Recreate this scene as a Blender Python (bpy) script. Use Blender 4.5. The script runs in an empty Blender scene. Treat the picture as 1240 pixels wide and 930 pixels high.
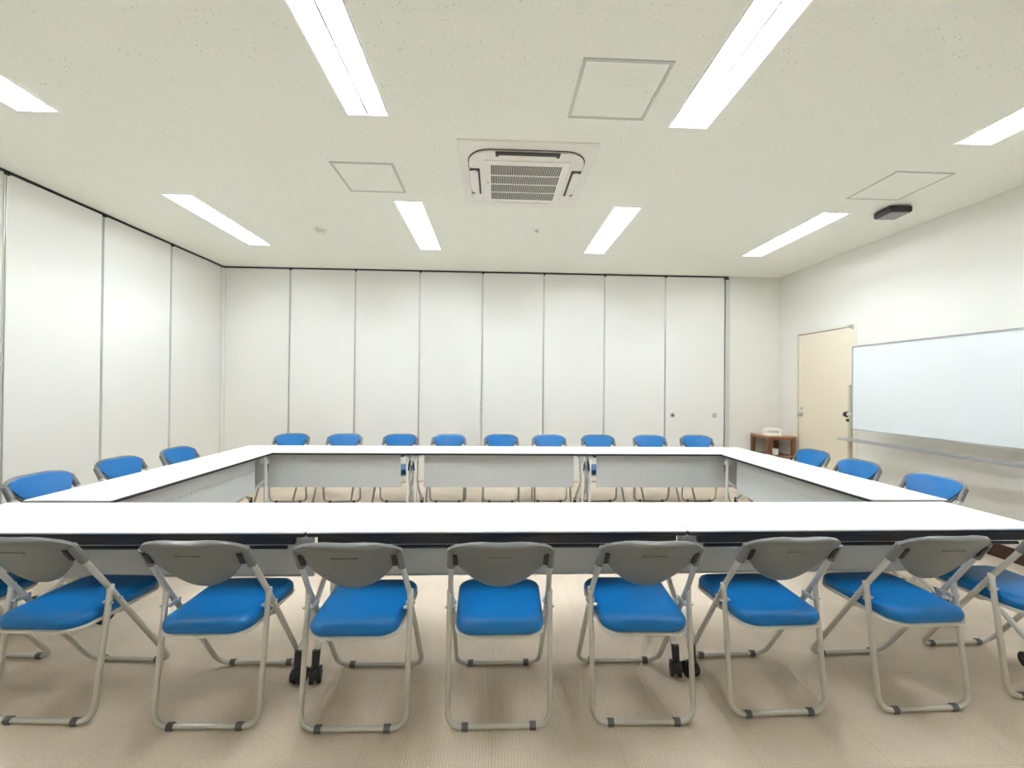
import bpy, bmesh, math, random
from mathutils import Vector, Matrix
random.seed(7)
SC = bpy.context.scene
COL = SC.collection
PI = math.pi

# ------------------------------------------------------------------ materials
def mat(name, col, rough=.5, metal=0., emit=None, estr=0., spec=.5, noise=None, bump=None, coat=0.):
    m = bpy.data.materials.new(name); m.use_nodes = True
    nt = m.node_tree; b = nt.nodes['Principled BSDF']
    b.inputs['Base Color'].default_value = (*col, 1)
    b.inputs['Roughness'].default_value = rough
    b.inputs['Metallic'].default_value = metal
    b.inputs['Specular IOR Level'].default_value = spec
    b.inputs['Coat Weight'].default_value = coat
    if emit:
        b.inputs['Emission Color'].default_value = (*emit, 1)
        b.inputs['Emission Strength'].default_value = estr
    tc = nt.nodes.new('ShaderNodeTexCoord')
    if noise:                                   # (scale, amount): gentle mottling of the base colour
        n = nt.nodes.new('ShaderNodeTexNoise'); n.inputs['Scale'].default_value = noise[0]
        n.inputs['Detail'].default_value = 4
        nt.links.new(tc.outputs['Object'], n.inputs['Vector'])
        mx = nt.nodes.new('ShaderNodeMix'); mx.data_type = 'RGBA'
        a = noise[1]
        mx.inputs['A'].default_value = (*[c*(1-a) for c in col], 1)
        mx.inputs['B'].default_value = (*[min(1, c*(1+a)) for c in col], 1)
        nt.links.new(n.outputs['Fac'], mx.inputs['Factor'])
        nt.links.new(mx.outputs['Result'], b.inputs['Base Color'])
    if bump:                                    # (scale, strength, distance)
        n2 = nt.nodes.new('ShaderNodeTexNoise'); n2.inputs['Scale'].default_value = bump[0]
        nt.links.new(tc.outputs['Object'], n2.inputs['Vector'])
        bp = nt.nodes.new('ShaderNodeBump'); bp.inputs['Strength'].default_value = bump[1]
        bp.inputs['Distance'].default_value = bump[2]
        nt.links.new(n2.outputs['Fac'], bp.inputs['Height'])
        nt.links.new(bp.outputs['Normal'], b.inputs['Normal'])
    return m

M = {}
M['wall'] = mat('wall paint', (.80, .79, .74), .75, noise=(3, .01), bump=(220, .15, .002))
M['partition'] = mat('partition cloth', (.82, .815, .775), .7, noise=(2, .01), bump=(300, .1, .001))
M['partition_core'] = mat('partition core', (.25, .24, .22), .8, noise=(5, .05))
M['alu'] = mat('aluminium strip', (.66, .66, .64), .35, .45, noise=(30, .04))
M['track'] = mat('black track', (.018, .017, .016), .5, noise=(20, .1))
M['base'] = mat('brown vinyl base', (.055, .022, .012), .45, noise=(14, .2))
M['door'] = mat('cream door', (.80, .72, .58), .45, noise=(4, .015))
M['doorframe'] = mat('cream door frame', (.78, .73, .62), .45, noise=(4, .015))
M['steel'] = mat('brushed steel', (.55, .54, .52), .3, .9, noise=(40, .05))
M['white_top'] = mat('white laminate', (.90, .905, .90), .38, noise=(6, .006))
M['black_edge'] = mat('black edge', (.012, .011, .014), .45, noise=(30, .1))
M['black_plastic'] = mat('black plastic', (.014, .014, .016), .4, noise=(30, .1))
M['panel'] = mat('grey modesty panel', (.59, .625, .635), .5, noise=(12, .015))
M['leg_white'] = mat('silver painted leg', (.80, .80, .79), .35, .25, noise=(20, .02))
M['tube_gap_shade'] = mat('tube gap shade grey', (.20, .205, .21), .6, noise=(20, .02))
M['leg_dark'] = mat('rear strut paint', (.62, .61, .58), .4, .3, noise=(20, .03))
M['tube'] = mat('silver grey tube', (.56, .54, .49), .38, .45, noise=(25, .04))
M['shell'] = mat('grey plastic shell', (.15, .155, .148), .33, noise=(25, .03), bump=(400, .08, .001))
M['slot'] = mat('dark recess', (.02, .02, .022), .6, noise=(25, .1))
M['vinyl'] = mat('blue vinyl', (.001, .128, .375), .40, spec=.35, noise=(18, .04), bump=(500, .12, .0006))
M['rim'] = mat('pale seat pan', (.60, .57, .50), .4, noise=(20, .03))
M['rubber'] = mat('grey rubber foot', (.12, .12, .125), .6, noise=(20, .1))
M['fix_white'] = mat('white enamel', (.92, .92, .92), .4, noise=(8, .01))
M['tubeglow'] = mat('fluorescent tube', (.9, .9, .9), .4, emit=(.93, .985, 1.05), estr=27.0, noise=(2, .01))
M['ac'] = mat('off white plastic', (.82, .80, .73), .42, noise=(10, .01))
M['ac_dark'] = mat('dark duct and gap shade', (.06, .052, .045), .7, noise=(20, .1))
M['hatch_frame'] = mat('hatch frame', (.56, .56, .50), .5, .1, noise=(20, .05))
M['board'] = mat('whiteboard enamel', (.83, .885, .90), .22, noise=(1.2, .01))
M['board_frame'] = mat('whiteboard frame', (.55, .56, .57), .35, .8, noise=(20, .04))
M['post'] = mat('cream stand post', (.58, .56, .42), .45, noise=(20, .03))
M['wood'] = mat('reddish wood', (.17, .060, .022), .35, noise=(26, .3), coat=.1)
M['woodtop'] = mat('wood top', (.42, .22, .10), .2, noise=(26, .2), coat=1.)
M['phone'] = mat('ivory plastic', (.84, .82, .74), .4, noise=(20, .01))
M['phone_dark'] = mat('phone keypad', (.45, .45, .42), .5, noise=(20, .05))
M['sensor_grey'] = mat('grey lens plate', (.22, .215, .22), .35, noise=(20, .05))

def ceiling_mat():
    m = bpy.data.materials.new('textured ceiling'); m.use_nodes = True
    nt = m.node_tree; b = nt.nodes['Principled BSDF']; L = nt.links.new
    tc = nt.nodes.new('ShaderNodeTexCoord')
    v = nt.nodes.new('ShaderNodeTexVoronoi'); v.inputs['Scale'].default_value = 34
    n = nt.nodes.new('ShaderNodeTexNoise'); n.inputs['Scale'].default_value = 55; n.inputs['Detail'].default_value = 5
    n0 = nt.nodes.new('ShaderNodeTexNoise'); n0.inputs['Scale'].default_value = 9; n0.inputs['Detail'].default_value = 3
    for k in (v, n, n0): L(tc.outputs['Object'], k.inputs['Vector'])
    r = nt.nodes.new('ShaderNodeValToRGB')
    r.color_ramp.elements[0].position = .06; r.color_ramp.elements[0].color = (.62, .62, .60, 1)
    r.color_ramp.elements[1].position = .20; r.color_ramp.elements[1].color = (1, 1, 1, 1)
    L(v.outputs['Distance'], r.inputs['Fac'])
    # only some pits show: gate them with the coarse noise
    g = nt.nodes.new('ShaderNodeValToRGB')
    g.color_ramp.elements[0].position = .48; g.color_ramp.elements[1].position = .62
    L(n0.outputs['Fac'], g.inputs['Fac'])
    mx0 = nt.nodes.new('ShaderNodeMix'); mx0.data_type = 'RGBA'
    mx0.inputs['A'].default_value = (1, 1, 1, 1)
    L(g.outputs['Color'], mx0.inputs['Factor']); L(r.outputs['Color'], mx0.inputs['B'])
    mx = nt.nodes.new('ShaderNodeMix'); mx.data_type = 'RGBA'
    mx.inputs['A'].default_value = (.81, .815, .725, 1); mx.inputs['B'].default_value = (.91, .915, .825, 1)
    L(n.outputs['Fac'], mx.inputs['Factor'])
    mm = nt.nodes.new('ShaderNodeMix'); mm.data_type = 'RGBA'; mm.blend_type = 'MULTIPLY'; mm.inputs['Factor'].default_value = 1
    L(mx.outputs['Result'], mm.inputs['A']); L(mx0.outputs['Result'], mm.inputs['B'])
    L(mm.outputs['Result'], b.inputs['Base Color'])
    b.inputs['Roughness'].default_value = .9
    bp = nt.nodes.new('ShaderNodeBump'); bp.inputs['Strength'].default_value = .45; bp.inputs['Distance'].default_value = .004
    L(n.outputs['Fac'], bp.inputs['Height']); L(bp.outputs['Normal'], b.inputs['Normal'])
    return m
M['ceiling'] = ceiling_mat()

def carpet_mat():
    m = bpy.data.materials.new('ribbed carpet'); m.use_nodes = True
    nt = m.node_tree; b = nt.nodes['Principled BSDF']; L = nt.links.new
    tc = nt.nodes.new('ShaderNodeTexCoord')
    w = nt.nodes.new('ShaderNodeTexWave'); w.inputs['Scale'].default_value = 26; w.bands_direction = 'X'
    w.inputs['Distortion'].default_value = 1.2; w.inputs['Detail'].default_value = 2; w.inputs['Detail Scale'].default_value = 6
    L(tc.outputs['Object'], w.inputs['Vector'])
    n = nt.nodes.new('ShaderNodeTexNoise'); n.inputs['Scale'].default_value = 120; n.inputs['Detail'].default_value = 4
    n2 = nt.nodes.new('ShaderNodeTexNoise'); n2.inputs['Scale'].default_value = 5; n2.inputs['Detail'].default_value = 3
    br = nt.nodes.new('ShaderNodeTexBrick'); br.inputs['Scale'].default_value = 1.0
    br.offset = 0; br.inputs['Brick Width'].default_value = .5; br.inputs['Row Height'].default_value = .5
    br.inputs['Mortar Size'].default_value = .0018; br.inputs['Bias'].default_value = 0
    br.inputs['Color1'].default_value = (1, 1, 1, 1); br.inputs['Color2'].default_value = (.965, .965, .965, 1)
    br.inputs['Mortar'].default_value = (.86, .86, .86, 1)
    for k in (n, n2, br): L(tc.outputs['Object'], k.inputs['Vector'])
    c1 = nt.nodes.new('ShaderNodeMix'); c1.data_type = 'RGBA'
    c1.inputs['A'].default_value = (.52, .43, .335, 1); c1.inputs['B'].default_value = (.86, .755, .615, 1)
    ad = nt.nodes.new('ShaderNodeMath'); ad.operation = 'MULTIPLY_ADD'; ad.inputs[1].default_value = .30
    L(w.outputs['Fac'], ad.inputs[0])
    sc = nt.nodes.new('ShaderNodeMath'); sc.operation = 'MULTIPLY'; sc.inputs[1].default_value = .78
    L(n.outputs['Fac'], sc.inputs[0]); L(sc.outputs[0], ad.inputs[2]); L(ad.outputs[0], c1.inputs['Factor'])
    c2 = nt.nodes.new('ShaderNodeMix'); c2.data_type = 'RGBA'; c2.blend_type = 'MULTIPLY'; c2.inputs['Factor'].default_value = 1
    L(c1.outputs['Result'], c2.inputs['A']); L(br.outputs['Color'], c2.inputs['B'])
    c3 = nt.nodes.new('ShaderNodeMix'); c3.data_type = 'RGBA'; c3.blend_type = 'MULTIPLY'; c3.inputs['Factor'].default_value = .22
    L(c2.outputs['Result'], c3.inputs['A']); L(n2.outputs['Fac'], c3.inputs['B'])
    L(c3.outputs['Result'], b.inputs['Base Color'])
    b.inputs['Roughness'].default_value = .95; b.inputs['Specular IOR Level'].default_value = .15
    bp = nt.nodes.new('ShaderNodeBump'); bp.inputs['Strength'].default_value = .4; bp.inputs['Distance'].default_value = .004
    L(ad.outputs[0], bp.inputs['Height']); L(bp.outputs['Normal'], b.inputs['Normal'])
    return m
M['carpet'] = carpet_mat()

# ------------------------------------------------------------------ mesh helpers
def obj(name, bm, m, parent=None, smooth=False, loc=(0, 0, 0), bevel=0.):
    bmesh.ops.recalc_face_normals(bm, faces=bm.faces[:])
    me = bpy.data.meshes.new(name); bm.to_mesh(me); bm.free()
    o = bpy.data.objects.new(name, me); COL.objects.link(o)
    me.materials.append(m)
    if smooth:
        for p in me.polygons: p.use_smooth = True
        me.set_sharp_from_angle(angle=math.radians(40))
    o.location = loc
    if parent: o.parent = parent
    if bevel:
        mod = o.modifiers.new('bevel', 'BEVEL'); mod.width = bevel; mod.segments = 2; mod.limit_method = 'ANGLE'
    return o
def thing(name, label, cat, loc=(0, 0, 0), rz=0., group=None):
    o = bpy.data.objects.new(name, None); COL.objects.link(o)
    o.empty_display_size = .05
    o.location = loc; o.rotation_euler = (0, 0, rz)
    o['label'] = label; o['category'] = cat
    if group: o['group'] = group
    return o
def tag(o, label, cat, group=None):
    o['label'] = label; o['category'] = cat
    if group: o['group'] = group
    return o
def struct(o):
    o['kind'] = 'structure'; return o
def dup(root, loc, rz, label, group=None):
    r = root.copy(); COL.objects.link(r); r.location = loc; r.rotation_euler = (0, 0, rz); r['label'] = label
    if group: r['group'] = group
    for ch in list(root.children):
        c = ch.copy(); COL.objects.link(c); c.parent = r
        for g in list(ch.children):
            d = g.copy(); COL.objects.link(d); d.parent = c
    return r
def box(bm, c, s, rot=None):
    g = bmesh.ops.create_cube(bm, size=1)
    T = Matrix.Translation(c) @ (rot.to_4x4() if rot else Matrix.Identity(4)) @ Matrix.Diagonal((*s, 1))
    bmesh.ops.transform(bm, matrix=T, verts=g['verts'])
def boxes(*bs):
    bm = bmesh.new()
    for b in bs: box(bm, *b)
    return bm
def span(bm, x0, x1, y0, y1, z0, z1):
    box(bm, ((x0+x1)/2, (y0+y1)/2, (z0+z1)/2), (abs(x1-x0), abs(y1-y0), abs(z1-z0)))
def cyl(bm, p0, p1, r0, r1=None, n=16):
    p0, p1 = Vector(p0), Vector(p1); d = p1-p0
    g = bmesh.ops.create_cone(bm, cap_ends=True, segments=n, radius1=r0, radius2=r0 if r1 is None else r1, depth=d.length)
    q = Vector((0, 0, 1)).rotation_difference(d.normalized()).to_matrix().to_4x4()
    bmesh.ops.transform(bm, matrix=Matrix.Translation((p0+p1)/2) @ q, verts=g['verts'])
def fillet(pts, r, n=6):
    pts = [Vector(p) for p in pts]; out = [pts[0]]
    for i in range(1, len(pts)-1):
        a, b, c = pts[i-1], pts[i], pts[i+1]
        u = (a-b).normalized(); v = (c-b).normalized(); ang = u.angle(v)
        if ang > PI-.05: out.append(b); continue
        t = min(r/math.tan(ang/2), (a-b).length*.49, (c-b).length*.49); rr = t*math.tan(ang/2)
        cen = b+(u+v).normalized()*(rr/math.sin(ang/2))
        s = b+u*t-cen; e = b+v*t-cen; ax = s.cross(e).normalized(); tot = s.angle(e)
        for k in range(n+1): out.append(cen+Matrix.Rotation(tot*k/n, 3, ax) @ s)
    out.append(pts[-1]); return out
def sweep(bm, pts, r, n=10, ry=None):
    pts = [Vector(p) for p in pts]; rings = []; ry = ry or r
    t = (pts[1]-pts[0]).normalized()
    x = t.orthogonal().normalized(); 
    for i, p in enumerate(pts):
        tn = ((pts[min(i+1, len(pts)-1)]-p).normalized()+(p-pts[max(i-1, 0)]).normalized()).normalized()
        q = t.rotation_difference(tn); x = (q @ x); x = (x-tn*x.dot(tn)).normalized(); t = tn; y = t.cross(x)
        rings.append([bm.verts.new(p+x*(r*math.cos(2*PI*k/n))+y*(ry*math.sin(2*PI*k/n))) for k in range(n)])
    for a, b in zip(rings, rings[1:]):
        for k in range(n): bm.faces.new((a[k], a[(k+1) % n], b[(k+1) % n], b[k]))
    bm.faces.new(rings[0][::-1]); bm.faces.new(rings[-1])
def tube_bm(pts, r, n=10, fr=0):
    bm = bmesh.new(); sweep(bm, fillet(pts, fr) if fr else pts, r, n); return bm
def round_poly(pts, r, n=6):
    """closed 2-D polygon with rounded corners"""
    P = [Vector((*p, 0)) for p in pts]; out = []; N = len(P)
    for i in range(N):
        a, b, c = P[i-1], P[i], P[(i+1) % N]
        rr = r[i] if isinstance(r, (list, tuple)) else r
        u = (a-b).normalized(); v = (c-b).normalized(); ang = u.angle(v); t = rr/math.tan(ang/2)
        cen = b+(u+v).normalized()*(rr/math.sin(ang/2)); s = b+u*t-cen; e = b+v*t-cen
        a0 = math.atan2(s.y, s.x); da = math.atan2(e.y, e.x)-a0
        da = (da+PI) % (2*PI)-PI
        for k in range(n+1): out.append((cen.x+rr*math.cos(a0+da*k/n), cen.y+rr*math.sin(a0+da*k/n)))
    return out
def loft(bm, rings):
    R = [[bm.verts.new(p) for p in ring] for ring in rings]; n = len(R[0])
    for a, b in zip(R, R[1:]):
        for k in range(n): bm.faces.new((a[k], a[(k+1) % n], b[(k+1) % n], b[k]))
    bm.faces.new(R[0][::-1]); bm.faces.new(R[-1])
def scaled(poly, inset):
    cx = sum(p[0] for p in poly)/len(poly); cy = sum(p[1] for p in poly)/len(poly)
    hx = max(abs(p[0]-cx) for p in poly); hy = max(abs(p[1]-cy) for p in poly)
    return [(cx+(p[0]-cx)*(1-inset/hx), cy+(p[1]-cy)*(1-inset/hy)) for p in poly]
def slab(poly, layers):
    """layers: (z, inset) rings of a rounded plate"""
    bm = bmesh.new(); loft(bm, [[(x, y, z) for x, y in scaled(poly, i)] for z, i in layers]); return bm

# ------------------------------------------------------------------ room
XL, XR, YB, YF, C = -3.889, 4.25, 6.116, -.75, 3.07
T = .12
bm = bmesh.new(); span(bm, XL-T, XR+T, YF-T, YB+T, -.1, 0)
struct(obj('floor', bm, M['carpet']))

# ceiling with openings for the recessed lamps
LAMP_X = [-2.955, -.925, 1.095, 3.09]; LW = .242
NEAR_Y = (1.345, 2.61); FAR_Y = (3.83, 5.155)
lamps = []
for i, x in enumerate(LAMP_X):
    dy = (.075, 0, .015, .085)[i]
    lamps.append((x, x+LW, NEAR_Y[0]+dy, NEAR_Y[1]+dy))
    lamps.append((x-.005, x+LW-.005, FAR_Y[0]-.012*(i == 0), FAR_Y[1]-.03*(i in (0, 3))))
xs = sorted({XL-T, XR+T} | {v for l in lamps for v in l[:2]})
ys = sorted({YF-T, YB+T} | {v for l in lamps for v in l[2:]})
bm = bmesh.new(); V = {}
def gv(i, j):
    if (i, j) not in V: V[(i, j)] = bm.verts.new((xs[i], ys[j], C))
    return V[(i, j)]
for i in range(len(xs)-1):
    for j in range(len(ys)-1):
        cx, cy = (xs[i]+xs[i+1])/2, (ys[j]+ys[j+1])/2
        if any(a < cx < b and c < cy < d for a, b, c, d in lamps): continue
        bm.faces.new((gv(i, j), gv(i, j+1), gv(i+1, j+1), gv(i+1, j)))
ext = bmesh.ops.extrude_face_region(bm, geom=bm.faces[:])
bmesh.ops.translate(bm, vec=(0, 0, .012), verts=[g for g in ext['geom'] if isinstance(g, bmesh.types.BMVert)])
struct(obj('ceiling', bm, M['ceiling']))
bm = bmesh.new(); span(bm, XL-T, XR+T, YF-T, YB+T, C+.2, C+.26)
struct(obj('trim_1', bm, M['partition_core']))          # slab above the suspended ceiling

bm = bmesh.new(); span(bm, XL-T, XR+T, YF-T, YF, 0, C); struct(obj('wall_front', bm, M['wall']))
DY0, DY1, DZ = 4.80, 5.715, 2.158
bm = bmesh.new()
span(bm, XR, XR+T, YF, DY0, 0, C); span(bm, XR, XR+T, DY1, YB, 0, C); span(bm, XR, XR+T, DY0, DY1, DZ, C)
struct(obj('wall_right', bm, M['wall']))
bm = bmesh.new(); span(bm, XR+T, XR+T+.05, DY0-.2, DY1+.2, 0, DZ+.2); struct(obj('trim_2', bm, M['wall']))

# back wall: painted return on the right, movable partition panels on the rest
POST_X = 3.44
bm = bmesh.new(); span(bm, POST_X+.05, XR, YB, YB+T, 0, C); span(bm, XL, POST_X+.05, YB+.07, YB+T, 0, C)
wb = struct(obj('wall_back', bm, M['wall']))
seams = [XL+.03, -2.952, -2.029, -1.107, -.199, .699, 1.599, 2.51, 3.415]
def rbox(x0, x1, y0, y1, z0, z1): 
    b = bmesh.new(); span(b, x0, x1, y0, y1, z0, z1); return b
for a, b in zip(seams, seams[1:]):
    obj('partition_panel', rbox(a+.006, b-.006, YB, YB+.06, .012, C-.018), M['partition'], wb, bevel=.004)
for i, a in enumerate(seams[1:-1]):
    obj('seam_strip', boxes(((a-.007, YB-.002, C/2-.012), (.006, .012, C-.05)), ((a+.007, YB-.002, C/2-.012), (.006, .012, C-.05)),
                            ((a, YB+.02, C/2-.01), (.02, .02, C-.05))), M['alu'], wb)
    obj('track_hanger', boxes(((a+.006, YB-.004, C-.024), (.028, .026, .022))), M['track'], wb)
obj('end_post', boxes(((POST_X-.006, YB-.006, C/2-.02), (.034, .03, C-.05)), ((POST_X+.03, YB-.004, C/2), (.03, .024, C-.01))), M['alu'], wb)
obj('post_gap', boxes(((POST_X+.013, YB-.004, C/2-.015), (.009, .022, C-.03))), M['track'], wb)
obj('track_hanger', boxes(((POST_X-.005, YB-.006, C-.035), (.05, .034, .036))), M['track'], wb)
for x in (2.632, 3.268):
    p = obj('flush_pull', tube_bm([(x, YB-.004, .995), (x, YB+.01, .995)], .036, 24), M['steel'], wb, True)
    bm = bmesh.new(); cyl(bm, (x, YB-.006, .995), (x, YB+.002, .995), .021, n=20); obj('pull_cup', bm, M['rubber'] if x < 3 else M['alu'], p, True)
bm = bmesh.new(); span(bm, XL, POST_X+.02, YB-.012, YB+.05, C-.013, C); struct(obj('trim_3', bm, M['track']))

bm = bmesh.new(); span(bm, XL-T, XL-.07, YF, YB, 0, C)
wl = struct(obj('wall_left', bm, M['wall']))
ysm = [YF+.01, -.01, .83, 1.7, 2.575, 3.457, 4.285, 5.156, YB-.03]
for a, b in zip(ysm, ysm[1:]):
    obj('partition_panel', rbox(XL-.06, XL, a+.006, b-.006, .012, C-.018), M['partition'], wl, bevel=.004)
for i, a in enumerate(ysm[1:-1]):
    obj('seam_strip', boxes(((XL+.002, a-.007, C/2-.012), (.012, .006, C-.05)), ((XL+.002, a+.007, C/2-.012), (.012, .006, C-.05)),
                            ((XL-.02, a, C/2-.01), (.02, .02, C-.05))), M['alu'], wl)
    obj('track_hanger', boxes(((XL+.004, a+.006, C-.024), (.026, .03, .022))), M['track'], wl)
obj('corner_post', boxes(((XL-.005, YB-.02, C/2-.01), (.07, .05, C-.04)), ((XL+.012, YB+.01, C/2-.01), (.05, .05, C-.04))), M['partition'], wl)
obj('corner_bead', boxes(((XL+.002, YB-.042, C/2-.01), (.01, .010, C-.04)), ((XL+.034, YB-.001, C/2-.01), (.010, .01, C-.04))), M['alu'], wl)
bm = bmesh.new(); span(bm, XL-.05, XL+.012, YF, YB, C-.013, C); struct(obj('trim_4', bm, M['track']))

# brown skirting on the right and back-right wall
bm = bmesh.new(); span(bm, XR-.012, XR, YF, DY0-.04, 0, .115); span(bm, XR-.012, XR, DY1+.04, YB, 0, .115)
struct(obj('baseboard_right', bm, M['base']))
bm = bmesh.new(); span(bm, POST_X+.06, XR-.012, YB-.012, YB, 0, .115); struct(obj('baseboard_back', bm, M['base']))

# door in the right wall
bm = bmesh.new(); span(bm, XR+.003, XR+.05, DY0+.003, DY1-.0005, .006, DZ-.008)
d = struct(obj('door_1', bm, M['door']))
obj('door_frame', boxes(((XR+.03, DY0-.02, DZ/2+.015), (.07, .04, DZ+.03)), ((XR+.03, DY1+.02, DZ/2+.015), (.07, .04, DZ+.03)),
                        ((XR+.03, (DY0+DY1)/2, DZ+.015), (.07, DY1-DY0, .03))), M['doorframe'], d, bevel=.003)
h = obj('door_knob', bmesh.new() if 0 else tube_bm([(XR+.012, 5.65, 1.05), (XR-.012, 5.65, 1.05)], .03, 20), M['steel'], d, True)
bm = bmesh.new(); bmesh.ops.create_uvsphere(bm, u_segments=18, v_segments=10, radius=.026, matrix=Matrix.Translation((XR-.04, 5.65, 1.05)) @ Matrix.Diagonal((.75, 1, 1, 1)))
cyl(bm, (XR-.035, 5.65, 1.05), (XR, 5.65, 1.05), .011); obj('knob_grip', bm, M['steel'], h, True)
obj('lock_cylinder', tube_bm([(XR+.012, 5.65, 1.135), (XR-.006, 5.65, 1.135)], .02, 18), M['steel'], d, True)
obj('pivot_hinge', boxes(((XR-.004, DY0+.03, DZ+.002), (.034, .06, .035)), ((XR-.004, DY0+.012, DZ-.012), (.03, .03, .05))), M['steel'], d, bevel=.003)

# ------------------------------------------------------------------ ceiling things
# twin-tube recessed lamps
def make_lamp(x0, x1, y0, y1, label):
    cx, cy, w, l = (x0+x1)/2, (y0+y1)/2, x1-x0, y1-y0
    t = thing('ceiling_light', label, 'ceiling light', (cx, cy, C), 0, 'twin tube ceiling lights')
    dep = .075
    def section(p, half):      # open trough profile along y
        b = bmesh.new()
        A = [b.verts.new((x, -half, z)) for x, z in p]; B = [b.verts.new((x, half, z)) for x, z in p]
        for k in range(len(p)-1): b.faces.new((A[k], A[k+1], B[k+1], B[k]))
        return b, A, B
    hw = w/2
    prof = [(-hw, 0), (-hw+.012, dep), (-.03, dep), (0, .028), (.03, dep), (hw-.012, dep), (hw, 0)]
    b, A, B = section(prof, l/2)
    b.faces.new(A); b.faces.new(B[::-1])
    bmesh.ops.recalc_face_normals(b, faces=b.faces[:])
    o = obj('reflector', b, M['fix_white'], t)
    sm = o.modifiers.new('thickness', 'SOLIDIFY'); sm.thickness = .003; sm.offset = 0
    fw = .009
    obj('shade_strip', boxes(((0, 0, .004), (.010, l-.004, .012))), M['tube_gap_shade'], t)  # added grey strip; its tone stands in for the dimmer line between tubes
    obj('rim', boxes(((-hw-fw/2+.001, 0, -.002), (fw, l+2*fw, .006)), ((hw+fw/2-.001, 0, -.002), (fw, l+2*fw, .006)),
                     ((0, -l/2-fw/2+.001, -.002), (w, fw, .006)), ((0, l/2+fw/2-.001, -.002), (w, fw, .006))), M['fix_white'], t)
    for s in (-1, 1):
        tb = bmesh.new(); cyl(tb, (s*.066, -l/2+.045, .036), (s*.066, l/2-.045, .036), .0145, n=10)
        to = obj('fluorescent_tube', tb, M['tubeglow'], t, True)
        for e in (-1, 1): obj('tube_cap', boxes(((s*.066, e*(l/2-.032), .036), (.03, .026, .034))), M['ac'], to, bevel=.004)
    return t
lab = ['twin tube ceiling light at the upper left edge beside the partition wall',
       'twin tube ceiling light nearest the left partition, near its back corner',
       'long bright ceiling light cut by the top edge, left of the air conditioner',
       'ceiling light beyond the middle left access hatch, left of the air conditioner',
       'long bright ceiling light cut by the top edge, right of the large access hatch',
       'short looking ceiling light just beyond the air conditioner on its right',
       'ceiling light cut by the right edge above the whiteboard wall',
       'ceiling light nearest the door, left of the black ceiling box']
for l, s in zip(lamps, lab): make_lamp(*l, s)

# air conditioner cassette
ax, ay = .213, 3.345
ac = thing('ceiling_air_conditioner', 'square white ceiling cassette air conditioner with a dark slatted grille', 'air conditioner', (ax, ay, C))
sq = lambda hx, hy, r: round_poly([(-hx, -hy), (hx, -hy), (hx, hy), (-hx, hy)], r)
obj('outer_plate', slab(sq(.493, .515, .01), [(.0, 0), (-.010, 0), (-.014, .006)]), M['ac'], ac)
obj('shadow_gap', slab(sq(.431, .431, .163), [(-.012, 0), (-.019, 0)]), M['ac_dark'], ac)  # dark sheet: shade around the raised body put into its colour
obj('raised_body', slab(sq(.425, .425, .16), [(-.016, 0), (-.030, 0), (-.038, .012)]), M['ac'], ac, True)
for s, horiz in ((-1, True), (1, True), (-1, False), (1, False)):
    L, o = .23, .388
    if horiz:
        sl = obj('air_slot', boxes(((0, s*(o+.012) if s < 0 else o-.004, -.031), (2*L if s < 0 else 2*L-.03, .05, .016))), M['ac_dark'], ac, bevel=.003)
        ro = Matrix.Rotation(-.35 if s < 0 else 0, 3, 'X')
        obj('vane', boxes(((0, s*(o-.008 if s < 0 else o-.002), -.041), (2*L-.05 if s < 0 else 2*L+.01, .036 if s < 0 else .058, .006), ro)), M['ac'], sl, bevel=.002)
    else:
        sl = obj('air_slot', boxes(((s*(o-.004), 0, -.031), (.075, 2*L-.04, .016))), M['ac_dark'], ac, bevel=.003)
        ro = Matrix.Rotation(-s*.3, 3, 'Y')
        vp = round_poly([(-.034, -L+.025), (.034, -L+.07), (.034, L-.07), (-.034, L-.025)], .015, 4)
        b = slab([(s*px, py) for px, py in vp], [(.004, 0), (-.004, 0)])
        bmesh.ops.transform(b, matrix=Matrix.Translation((s*(o+.006), 0, -.043)) @ ro.to_4x4(), verts=b.verts[:])
        obj('vane', b, M['ac'], sl)
fr = obj('grille_frame', slab(sq(.325, .325, .02), [(-.034, 0), (-.044, 0), (-.048, .008)]), M['ac'], ac)
gx, gy = .262, .276
obj('grille_opening', boxes(((0, 0, -.047), (2*gx, 2*gy, .004))), M['ac_dark'], ac)
gb = bmesh.new(); n = 44
for i in range(1, n):
    x = -gx+2*gx*i/n; box(gb, (x, 0, -.050), (.0035, 2*gy, .004))
for j in (1, 2, 3): box(gb, (0, -gy+2*gy*j/4, -.0515), (2*gx, .010, .005))
obj('grille_slats', gb, M['ac'], ac)
bm = bmesh.new(); cyl(bm, (-.29, -.01, -.046), (-.29, -.01, -.0495), .009, n=14); obj('status_lamp', bm, M['phone_dark'], ac)

# access hatches
def hatch(cx, cy, s, label, fw=.018):
    t = thing('ceiling_access_hatch', label, 'access hatch', (cx, cy, C), 0, 'square ceiling access hatches')
    h = s/2
    obj('frame', boxes(((-h+fw/2, 0, -.002), (fw, s, .006)), ((h-fw/2, 0, -.002), (fw, s, .006)), ((0, -h+fw/2, -.002), (s-2*fw, fw, .006)), ((0, h-fw/2, -.002), (s-2*fw, fw, .006))), M['hatch_frame'], t)
    obj('cover_panel', boxes(((0, 0, -.001), (s-2*fw-.004, s-2*fw-.004, .005))), M['ceiling'], t)
hatch(.667, 2.333, .474, 'large square access hatch between air conditioner and top edge, with grey frame')
hatch(-1.026, 3.414, .477, 'thin framed square access hatch left of the air conditioner')
hatch(3.278, 3.298, .468, 'thin framed square access hatch beside the black ceiling box', .013)

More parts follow.
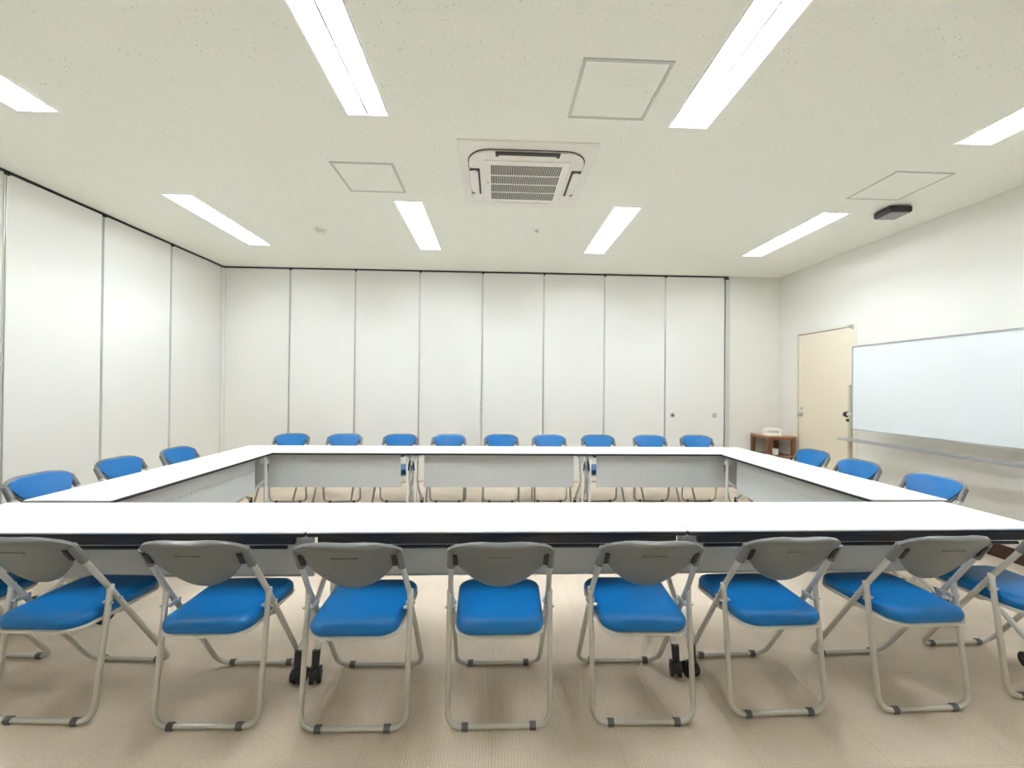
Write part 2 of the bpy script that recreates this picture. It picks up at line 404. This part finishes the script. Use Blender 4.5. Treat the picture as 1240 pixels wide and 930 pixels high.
# detectors
t = thing('smoke_detector', 'small round smoke detector between the two far left ceiling lights', 'smoke detector', (-1.894, 4.584, C))
b = bmesh.new(); cyl(b, (0, 0, 0), (0, 0, -.018), .058, .055, 28); obj('base', b, M['ac'], t, True)
b = bmesh.new(); cyl(b, (0, 0, -.018), (0, 0, -.028), .036, .036, 24); obj('vent_ring', b, M['hatch_frame'], t, True)
b = bmesh.new(); cyl(b, (0, 0, -.028), (0, 0, -.044), .046, .032, 24); obj('cap', b, M['ac'], t, True)
t = thing('ceiling_sprinkler', 'tiny pale sprinkler plate between the two middle far ceiling lights', 'sprinkler', (.423, 4.431, C))
b = bmesh.new(); cyl(b, (0, 0, 0), (0, 0, -.006), .042, .038, 24); obj('cover_plate', b, M['ac'], t, True)
b = bmesh.new(); cyl(b, (0, 0, -.006), (0, 0, -.022), .012, .010, 14); cyl(b, (0, 0, -.022), (0, 0, -.025), .022, .022, 18); obj('sprinkler_head', b, M['hatch_frame'], t, True)
t = thing('ceiling_sensor', 'black box with grey underside mounted on the ceiling near the right wall', 'sensor', (3.64, 3.705, C), math.radians(-4))
obj('mount', boxes(((0, 0, -.006), (.11, .10, .014))), M['black_plastic'], t, bevel=.003)
obj('body', slab(sq(.098, .098, .018), [(-.012, .004), (-.02, 0), (-.058, 0), (-.066, .008)]), M['black_plastic'], t)
obj('lens_plate', slab(sq(.086, .086, .012), [(-.064, 0), (-.069, .002)]), M['sensor_grey'], t)

# ------------------------------------------------------------------ folding chair
def lerp(a, b, t): return a+(b-a)*t
TY, TZ, BY, BZ = -.303, .80, .197, .013           # line of the long tube: backrest top -> front foot
def on_tube(z): 
    t = (TZ-z)/(TZ-BZ); return lerp(TY, BY, t)
DN = Vector((0, BY-TY, BZ-TZ)).normalized(); NF = Vector((0, -DN.z, DN.y)).normalized()
if NF.y < 0: NF = -NF
def back_grid(rows, thick, off, curve=.55, nu=17):
    """shell of rows (v, halfwidth, tfac) laid along the tube slope"""
    bm = bmesh.new(); top = Vector((0, TY, TZ)); F, B = [], []
    for v, w, tf in rows:
        f, b = [], []
        for i in range(nu):
            s = -1+2*i/(nu-1); u = w*s
            c = top+DN*v+NF*(off+curve*u*u)+Vector((u, 0, 0))
            e = thick*tf*max(.16, (1-abs(s)**6))**.5
            f.append(bm.verts.new(c+NF*e/2)); b.append(bm.verts.new(c-NF*e/2))
        F.append(f); B.append(b)
    for g, flip in ((F, 0), (B, 1)):
        for r in range(len(g)-1):
            for i in range(nu-1):
                q = (g[r][i], g[r][i+1], g[r+1][i+1], g[r+1][i]); bm.faces.new(q[::-1] if flip else q)
    for r in range(len(F)-1):
        bm.faces.new((F[r][0], F[r+1][0], B[r+1][0], B[r][0])); bm.faces.new((F[r][-1], B[r][-1], B[r+1][-1], F[r+1][-1]))
    for i in range(nu-1):
        bm.faces.new((F[0][i], B[0][i], B[0][i+1], F[0][i+1])); bm.faces.new((F[-1][i], F[-1][i+1], B[-1][i+1], B[-1][i]))
    return bm
def make_chair(label, group):
    t = thing('folding_chair', label, 'chair', (0, 0, 0), 0, group)
    tr = .0112
    # seat
    sp = round_poly([(-.178, -.243), (.178, -.243), (.196, .172), (-.196, .172)], [.075, .075, .07, .07], 8)
    seat = obj('seat', slab(sp, [(.404, .014), (.410, .004), (.422, 0), (.436, .001), (.447, .008), (.454, .022), (.457, .045), (.458, .09)]), M['vinyl'], t, True)
    obj('seat_pan', slab(scaled(sp, -.003), [(.392, .012), (.395, .002), (.404, 0), (.408, .006)]), M['rim'], t, True)
    # long front frame, one bent tube from the backrest down to the front foot bar
    hw0, hw1 = .191, .206
    P = lambda s, z: (s*lerp(hw0, hw1, min(1, (TZ-z)/.25)), on_tube(z), z)
    pts = [P(-1, .755), P(-1, .55), P(-1, BZ), P(1, BZ), P(1, .55), P(1, .755)]
    pts[2] = (-hw1, BY, BZ); pts[3] = (hw1, BY, BZ)
    obj('front_leg_frame', tube_bm(pts, tr, 12, .06), M['tube'], t, True)
    # rear U frame
    rw, ry0, rz0, ry1 = .2115, -.132, .535, -.197
    pts = [(-rw, ry0, rz0), (-rw, ry1, BZ), (rw, ry1, BZ), (rw, ry0, rz0)]
    obj('rear_leg_frame', tube_bm(pts, tr, 12, .06), M['tube'], t, True)
    for s in (-1, 1):
        # hinge: cap on the rear leg top, link plate to the long tube
        b = bmesh.new(); cyl(b, (s*rw, ry0-.0005, rz0-.016), (s*rw, ry0+.001, rz0+.006), .0135, .0125, 14); obj('leg_cap', b, M['rim'], t, True)
        yl = on_tube(.468)
        b = boxes(((s*.194, (ry0+yl)/2+.004, .470), (.005, abs(yl-ry0)+.022, .020)))
        obj('hinge_plate', b, M['tube'], t, bevel=.003)
        b = bmesh.new(); cyl(b, (s*.186, ry0+.002-.008, .470), (s*(rw+.018), ry0-.008, .470), .006, n=10)
        obj('hinge_bolt', b, M['steel'], t, True)
        b = bmesh.new(); cyl(b, (s*.186, yl, .468), (s*.224, yl, .468), .006, n=10)
        obj('hinge_bolt', b, M['steel'], t, True)
        for y in (BY, ry1):
            b = bmesh.new(); cyl(b, (s*.138-.013, y, BZ+.001), (s*.138+.013, y, BZ+.001), .0142, n=14); box(b, (s*.138, y, .005), (.024, .02, .01))
            obj('rubber_foot', b, M['rubber'], t, True)
    obj('seat_support', tube_bm([(-.205, on_tube(.40), .40), (-.16, on_tube(.40)-.005, .383), (.16, on_tube(.40)-.005, .383), (.205, on_tube(.40), .40)], .008, 8, .02), M['tube'], t, True)
    # backrest shell with its two side sleeves
    rows = [(.0, .052, .5), (.0015, .078, .9), (.005, .104, 1.1), (.011, .128, 1.2), (.021, .154, 1.2), (.033, .174, 1.15), (.048, .192, 1.1), (.064, .204, 1), (.080, .2105, 1), (.087, .187, 1), (.100, .182, 1), (.118, .178, 1), (.138, .171, 1),
            (.155, .161, 1), (.172, .148, 1), (.188, .134, 1), (.205, .118, 1), (.219, .102, 1), (.234, .081, 1), (.246, .059, .9), (.255, .037, .7), (.261, .012, .35)]
    rows = [(v-.018, w, q) for v, w, q in rows]
    sh = obj('backrest_shell', back_grid(rows, .026, -.024, .70), M['shell'], t, True)
    for s in (-1, 1):
        b = bmesh.new(); pp = [Vector(P(s, z)) for z in (.758, .752, .735, .71, .682)]
        for k, q in enumerate(pp): q.x = s*lerp(.1925, abs(q.x), min(1, k/4)); q += NF*(.004-.001*k)
        sweep(b, pp, .0165, 14, .0185)
        obj('tube_sleeve', b, M['shell'], sh, True)
        c = Vector((s*.1775, TY, TZ))+DN*.085+NF*(.0)
        b = bmesh.new(); R3 = Matrix((Vector((1, 0, 0)), DN, NF)).transposed()
        box(b, c-NF*.0035, (.018, .058, .03), R3)
        obj('side_slot', b, M['slot'], sh)
    # moulded grip ledge on the back of the shell
    c = Vector((0, TY, TZ))+DN*.046-NF*.0375
    b = bmesh.new(); box(b, c, (.10, .010, .007), Matrix((Vector((1, 0, 0)), DN, NF)).transposed()); obj('grip_ledge', b, M['shell'], sh, bevel=.003)
    prow = [(.0165, .040, .2), (.018, .070, .6), (.023, .104, .9), (.032, .135, 1), (.045, .160, 1), (.061, .178, 1), (.082, .187, 1), (.11, .175, 1), (.14, .159, 1), (.17, .135, 1), (.197, .109, 1), (.218, .082, .9), (.234, .054, .7), (.244, .022, .3)]
    prow = [(v-.018, w, q) for v, w, q in prow]
    obj('backrest_pad', back_grid(prow, .021, -.009, .70), M['vinyl'], t, True)
    return t
GN, GB, GL, GR = 'chairs along the near tables', 'chairs along the back tables', 'chairs along the left tables', 'chairs along the right table'
near = [(-2.44, 2.03, -3, 'blue folding chair cut off by the left edge, behind its larger neighbour'),
        (-1.828, 1.99, -3, 'leftmost nearly whole blue folding chair along the near tables'),
        (-1.155, 1.945, -1, 'second nearly whole blue folding chair from the left, at the near left table'),
        (-.558, 1.916, -.8, 'blue folding chair standing at the left seam of the near tables, beside twin casters'),
        (.028, 1.913, 0, 'blue folding chair in the middle of the near row, seen squarely from behind'),
        (.632, 1.918, -1, 'blue folding chair at the right seam of the near tables, left of twin casters'),
        (1.224, 1.951, 1.2, 'third blue folding chair from the right edge in the near row'),
        (1.878, 1.957, 1.8, 'second blue folding chair from the right edge in the near row'),
        (2.55, 2.022, 1.5, 'blue folding chair cut off by the right edge in the near row')]
back = [-2.43, -1.80, -1.145, -.555, .075, .665, 1.275, 1.92, 2.52]
backlab = ['leftmost blue folding chair in the far row along the back wall',
           'second blue folding chair from the left in the far row',
           'third far row blue folding chair from the left, just left of the left table seam',
           'fourth far row blue folding chair from the left, just right of the left table seam',
           'middle blue folding chair of the far row, behind the centre back table',
           'far row blue folding chair left of the right table seam, behind centre table',
           'third blue folding chair from the right in the far row',
           'second blue folding chair from the right in the far row, below a flush pull',
           'rightmost blue folding chair in the far row, beside the partition end post']
ch0 = make_chair(near[0][3], GN); ch0.location = (near[0][0], near[0][1], 0); ch0.rotation_euler.z = math.radians(near[0][2])
for x, y, a, l in near[1:]: dup(ch0, (x, y, 0), math.radians(a), l, GN)
for i, (x, l) in enumerate(zip(back, backlab)):
    dup(ch0, (x, 4.855+.012*max(0, i-3)*.5, 0), PI+math.radians((0, 1, -.8, .6, -1, 0, .5, -1, 0)[i]), l, GB)
for x, y, l in ((-2.665, 2.83, 'nearest blue folding chair on the left side, against the left edge'),
                (-2.69, 3.43, 'middle blue folding chair of three along the left side tables'),
                (-2.64, 3.975, 'farthest blue folding chair of three along the left side tables')):
    dup(ch0, (x, y, 0), -PI/2, l, GL)
for x, y, l in ((2.79, 2.80, 'nearest blue folding chair on the right side, below the whiteboard tray'),
                (2.785, 3.40, 'middle blue folding chair of three along the right side table'),
                (2.835, 3.975, 'farthest right side blue folding chair, beside the small wooden table')):
    dup(ch0, (x, y, 0), PI/2, l, GR)

# ------------------------------------------------------------------ wheeled folding table
TH, TD = .72, .485
def make_table(label, W=1.79):
    """local +y is the side that carries the hanging panel"""
    t = thing('folding_table', label, 'table', (0, 0, 0), 0, 'white topped folding tables set in a rectangle')
    hx, hy = W/2, TD/2
    obj('tabletop', slab(sq(hx, hy, .012), [(TH-.007, 0), (TH-.001, 0), (TH, .001)]), M['white_top'], t)
    obj('edge_band', slab(sq(hx, hy, .012), [(TH-.025, .003), (TH-.022, 0), (TH-.007, 0)]), M['black_edge'], t)
    obj('frame_rail', boxes(((0, -(hy-.022), TH-.043), (W-.10, .026, .037))), M['black_edge'], t, bevel=.004)
    # wire shelf under the top
    b = bmesh.new()
    for y in (-.175, -.14, -.09, -.04, .01): cyl(b, (-hx+.12, y, .642), (hx-.12, y, .642), .0045, n=8)
    cyl(b, (-hx+.10, -.192, .632), (hx-.10, -.192, .632), .0085, n=10)
    for k in range(6):
        x = -hx+.14+(W-.28)*k/5; cyl(b, (x, -.175, .642), (x, .02, .642), .004, n=8); cyl(b, (x, .01, .642), (x, .01, .69), .004, n=8)
    obj('wire_shelf', b, M['black_edge'], t, True)
    # hanging panel with a row of small holes
    pw, y, z0, z1, hz = W-.235, hy-.10, .352, .696, .560
    b = bmesh.new(); hs = .008; th = .0016
    span(b, -pw/2, pw/2, y-th, y+th, z0, hz-hs/2); span(b, -pw/2, pw/2, y-th, y+th, hz+hs/2, z1)
    nh = 26; xprev = -pw/2
    for k in range(nh):
        x = -pw/2+pw*(k+.5)/nh
        span(b, xprev, x-hs/2, y-th, y+th, hz-hs/2, hz+hs/2); xprev = x+hs/2
    span(b, xprev, pw/2, y-th, y+th, hz-hs/2, hz+hs/2)
    span(b, -pw/2, pw/2, y-.012, y+th, z0-.003, z0)                 # folded lower lip
    obj('modesty_panel', b, M['panel'], t)
    for s in (-1, 1):
        x = s*(hx-.038)
        yp, yo = hy-.042, -(hy-.045)
        obj('leg_bracket', boxes(((x, .03, .668), (.045, 2*hy-.14, .034)), ((x+s*.012, yp-.02, .640), (.012, .085, .055)), ((x-s*.012, yp-.02, .645), (.02, .05, .04))), M['leg_white'], t, bevel=.004)
        lb = obj('leg', tube_bm([(x, yp, .655), (x, yp, .10)], .0150, 14), M['leg_white'], t, True)
        b = bmesh.new(); box(b, (x+s*.017, yp+.004, .585), (.016, .024, .10), Matrix.Rotation(s*.12, 3, 'Y')); obj('fold_lever', b, M['black_plastic'], lb, bevel=.004)
        obj('diagonal_strut', tube_bm([(x, yp-.004, .455), (x, yo, .128)], .0135, 12), M['leg_white'], t, True)
        obj('leg_crossbar', tube_bm([(x, yp, .40), (x, yp-.10, .40), (x, yp-.16, .66)], .007, 8, .03), M['leg_dark'], t, True)
        for q, cy in ((1, yp), (-1, yo-.012)):
            b = bmesh.new(); cyl(b, (x, cy-q*(.012 if q < 0 else 0), .150), (x, cy, .088), .0185, .017, 14); cyl(b, (x, cy, .09), (x, cy, .062), .010, n=10)
            obj('leg_sleeve', b, M['black_plastic'], t, True)
            b = bmesh.new(); wy = cy-q*.012
            for e in (-1, 1): cyl(b, (x+e*.009, wy, .0365), (x+e*.026, wy, .0365), .0365, n=22)
            cyl(b, (x-.012, wy, .0365), (x+.012, wy, .0365), .012, n=10)
            bmesh.ops.create_uvsphere(b, u_segments=16, v_segments=8, radius=.034, matrix=Matrix.Translation((x, (wy+cy)/2, .048)) @ Matrix.Diagonal((.92, 1, .95, 1)))
            RZ = Matrix.Translation((x, cy, 0)) @ Matrix.Rotation(s*q*.28, 4, 'Z') @ Matrix.Translation((-x, -cy, 0))
            bmesh.ops.transform(b, matrix=RZ, verts=b.verts[:])
            obj('caster', b, M['black_plastic'], t, True)
    return t
YN = 1.966+TD/2
t0 = make_table('middle white table of the near row, between the two seams')
t0.location = (.029, YN, 0)
def end_table(W, s, ang, xi, label):        # turned slightly; its inner far corner meets the middle table
    a = math.radians(ang); lx, ly = s*W/2, TD/2
    x = xi+s*(.0008+abs(TD*math.sin(a)))
    t = make_table(label, W); t.rotation_euler.z = a
    t.location = (x+lx*math.cos(a)-ly*math.sin(a), 1.964+lx*math.sin(a)+ly*math.cos(a), 0)
end_table(1.86, -1, -.45, -.866, 'white table at the left end of the near row, cut by the left edge')
end_table(1.83, 1, .45, .924, 'white table at the right end of the near row, nearest the whiteboard')
YK = 4.26+TD/2
dup(t0, (.051, YK, 0), PI, 'middle white table of the far row, between two pairs of legs')
tw = make_table('white table at the left end of the far row, nearest the left partition', 1.86)
tw.location = (-.847-.93, YK, 0); tw.rotation_euler.z = PI
dup(tw, (.949+.93, YK, 0), PI, 'white table at the right end of the far row, nearest the wooden table')
ts = make_table('white table forming the left side of the rectangle', 1.75)
ts.location = (-2.698+TD/2+.003, 3.380, 0); ts.rotation_euler.z = -PI/2
dup(ts, (2.832-TD/2, 3.380, 0), PI/2, 'white table forming the right side of the rectangle')

# ------------------------------------------------------------------ whiteboard on a wheeled stand
BX = 3.90; y1, y0 = 4.432, 2.632; z0, z1 = .966, 1.876
wbd = thing('whiteboard', 'long wheeled whiteboard with a tray in front of the right wall', 'whiteboard', (BX, (y0+y1)/2, 0))
def bb(name, m, *bs, parent=None, bevel=0.): return obj(name, boxes(*bs), m, parent or wbd, bevel=bevel)
L2 = (y1-y0)/2; zc = (z0+z1)/2; hz = (z1-z0)/2
b = bmesh.new(); pl = [(y, z) for y, z in round_poly([(-L2+.006, -hz+.006), (L2-.006, -hz+.006), (L2-.006, hz-.006), (-L2+.006, hz-.006)], .022)]
loft(b, [[(x, y, z+zc) for y, z in pl] for x in (.002, .018)]); bb_panel = obj('writing_surface', b, M['board'], wbd)
ring_o = round_poly([(-L2, -hz), (L2, -hz), (L2, hz), (-L2, hz)], .026); ring_i = round_poly([(-L2+.012, -hz+.012), (L2-.012, -hz+.012), (L2-.012, hz-.012), (-L2+.012, hz-.012)], .016)
b = bmesh.new()
R = [[b.verts.new((x, y, z+zc)) for y, z in p] for x, p in ((-.004, ring_i), (-.004, ring_o), (.024, ring_o), (.024, ring_i))]
for k in range(4):
    A, B = R[k], R[(k+1) % 4]
    for i in range(len(A)): b.faces.new((A[i], A[(i+1) % len(A)], B[(i+1) % len(A)], B[i]))
obj('board_frame', b, M['board_frame'], wbd)
for s in (1, -1):
    yp = s*(L2+.032)
    bb('stand_post', M['post'], ((.012, yp, .755), (.034, .034, 1.37)), bevel=.004)
    b = bmesh.new(); cyl(b, (.012, yp, 1.44), (.012, yp, 1.448), .018, n=14); obj('post_cap', b, M['sensor_grey'], wbd)
    b = bmesh.new(); cyl(b, (.012, yp-s*.03, 1.125), (.012, yp+s*.03, 1.125), .024, n=18); obj('pivot_joint', b, M['alu'], wbd, True)
    b = bmesh.new(); cyl(b, (.004, yp+s*.028, 1.125), (.004, yp+s*.062, 1.125), .034, .028, 18); obj('pivot_knob', b, M['black_plastic'], wbd, True)
    b = bmesh.new(); cyl(b, (-.012, yp, 1.062), (-.026, yp, 1.062), .016, n=12); obj('clamp_screw', b, M['black_plastic'], wbd, True)
    bb('stand_foot', M['post'], ((.0, yp, .085), (.52, .04, .035)), bevel=.004)
    for q in (-1, 1):
        b = bmesh.new(); cyl(b, (q*.235-.01, yp-.01, .03), (q*.235-.01, yp+.01, .03), .03, n=18); cyl(b, (q*.235, yp, .035), (q*.235, yp, .07), .009, n=8)
        obj('caster', b, M['black_plastic'], wbd, True)
bb('stand_crossbar', M['post'], ((.012, 0, .30), (.028, 2*L2+.06, .03)), bevel=.003)
bb('pen_tray', M['board_frame'], ((-.045, 0, .846), (.085, 2*L2+.19, .006)), ((-.086, 0, .855), (.004, 2*L2+.19, .02)), ((-.005, 0, .856), (.004, 2*L2+.19, .024)), bevel=.001)

# ------------------------------------------------------------------ small wooden table with a telephone
sx0, sx1, sy0, sy1, SZ = 3.80, 4.205, 5.68, 6.09, .745
st = thing('side_table', 'small reddish wooden table in the back right corner beside the door', 'side table', ((sx0+sx1)/2, (sy0+sy1)/2, 0))
w2, d2 = (sx1-sx0)/2, (sy1-sy0)/2
obj('tabletop', slab(sq(w2, d2, .008), [(SZ-.022, 0), (SZ-.003, 0), (SZ, .003)]), M['woodtop'], st)
obj('apron', boxes(((0, -d2+.016, SZ-.04), (2*w2-.06, .018, .038)), ((0, d2-.016, SZ-.04), (2*w2-.06, .018, .038)),
                   ((-w2+.016, 0, SZ-.04), (.018, 2*d2-.06, .038)), ((w2-.016, 0, SZ-.04), (.018, 2*d2-.06, .038))), M['wood'], st, bevel=.002)
for sx in (-1, 1):
    for sy in (-1, 1):
        obj('leg', boxes(((sx*(w2-.026), sy*(d2-.026), (SZ-.022)/2), (.05, .05, SZ-.022))), M['wood'], st, bevel=.004)
obj('lower_shelf', boxes(((0, 0, .46), (2*w2-.02, 2*d2-.02, .018))), M['wood'], st, bevel=.002)

ph = thing('telephone', 'ivory desk telephone lying on the small wooden table', 'telephone', (3.985, 5.86, SZ), math.radians(52))
b = bmesh.new()
pp = round_poly([(-.095, -.105), (.095, -.105), (.095, .105), (-.095, .105)], .018)
loft(b, [[(x*(1 if k < 2 else .95), y, z+(.016*(x+.095)/.19 if k else 0)) for x, y in pp] for k, z in enumerate((0, .012, .022))])
base = obj('phone_base', b, M['phone'], ph, True)
obj('keypad', boxes(((.032, -.01, .0325), (.09, .12, .008), Matrix.Rotation(-.084, 3, 'Y'))), M['phone_dark'], base, bevel=.002)
b = bmesh.new(); sweep(b, fillet([(-.058, -.108, .046), (-.058, -.075, .078), (-.058, .075, .078), (-.058, .108, .046)], .05), .017, 12, .011)
ph.scale = (1.08, 1.08, 1.08)
hs = obj('handset', b, M['phone'], ph, True)
b = bmesh.new()
for y, z in ((-.095, .040), (.095, .040)):
    cyl(b, (-.058, y, z-.016), (-.058, y, z+.016), .027, .024, 16)
obj('handset_caps', b, M['phone'], hs, True)
cb = thing('white_carton', 'small white box on the lower shelf of the wooden table', 'box', (3.985, 5.80, .469))
obj('carton_body', boxes(((0, 0, .038), (.055, .05, .076))), M['fix_white'], cb, bevel=.003)
obj('carton_lid', boxes(((0, 0, .080), (.058, .053, .010))), M['phone'], cb, bevel=.002)

# ------------------------------------------------------------------ camera, world, view
yaw, pit, rol = .0396, .0055, .0099
f = Vector((math.sin(yaw)*math.cos(pit), math.cos(yaw)*math.cos(pit), math.sin(pit)))
r = Vector((math.cos(yaw), -math.sin(yaw), 0)); u = r.cross(f)
r2 = r*math.cos(rol)+u*math.sin(rol); u2 = -r*math.sin(rol)+u*math.cos(rol)
cam = bpy.data.objects.new('camera', bpy.data.cameras.new('camera')); COL.objects.link(cam)
cam.matrix_world = Matrix.Translation((0, 0, 1.40)) @ Matrix((r2, u2, -f)).transposed().to_4x4()
cam.data.sensor_width = 36; cam.data.lens = 506.87/1240*36; cam.data.clip_start = .02
SC.camera = cam
w = bpy.data.worlds.new('world'); SC.world = w; w.use_nodes = True
w.node_tree.nodes['Background'].inputs['Color'].default_value = (0, 0, 0, 1)
w.node_tree.nodes['Background'].inputs['Strength'].default_value = 0
vs = SC.view_settings
vs.view_transform = 'Standard'; vs.look = 'None'; vs.gamma = 1; vs.use_curve_mapping = False; vs.exposure = 1.2
SC.cycles.max_bounces = 12; SC.cycles.diffuse_bounces = 8
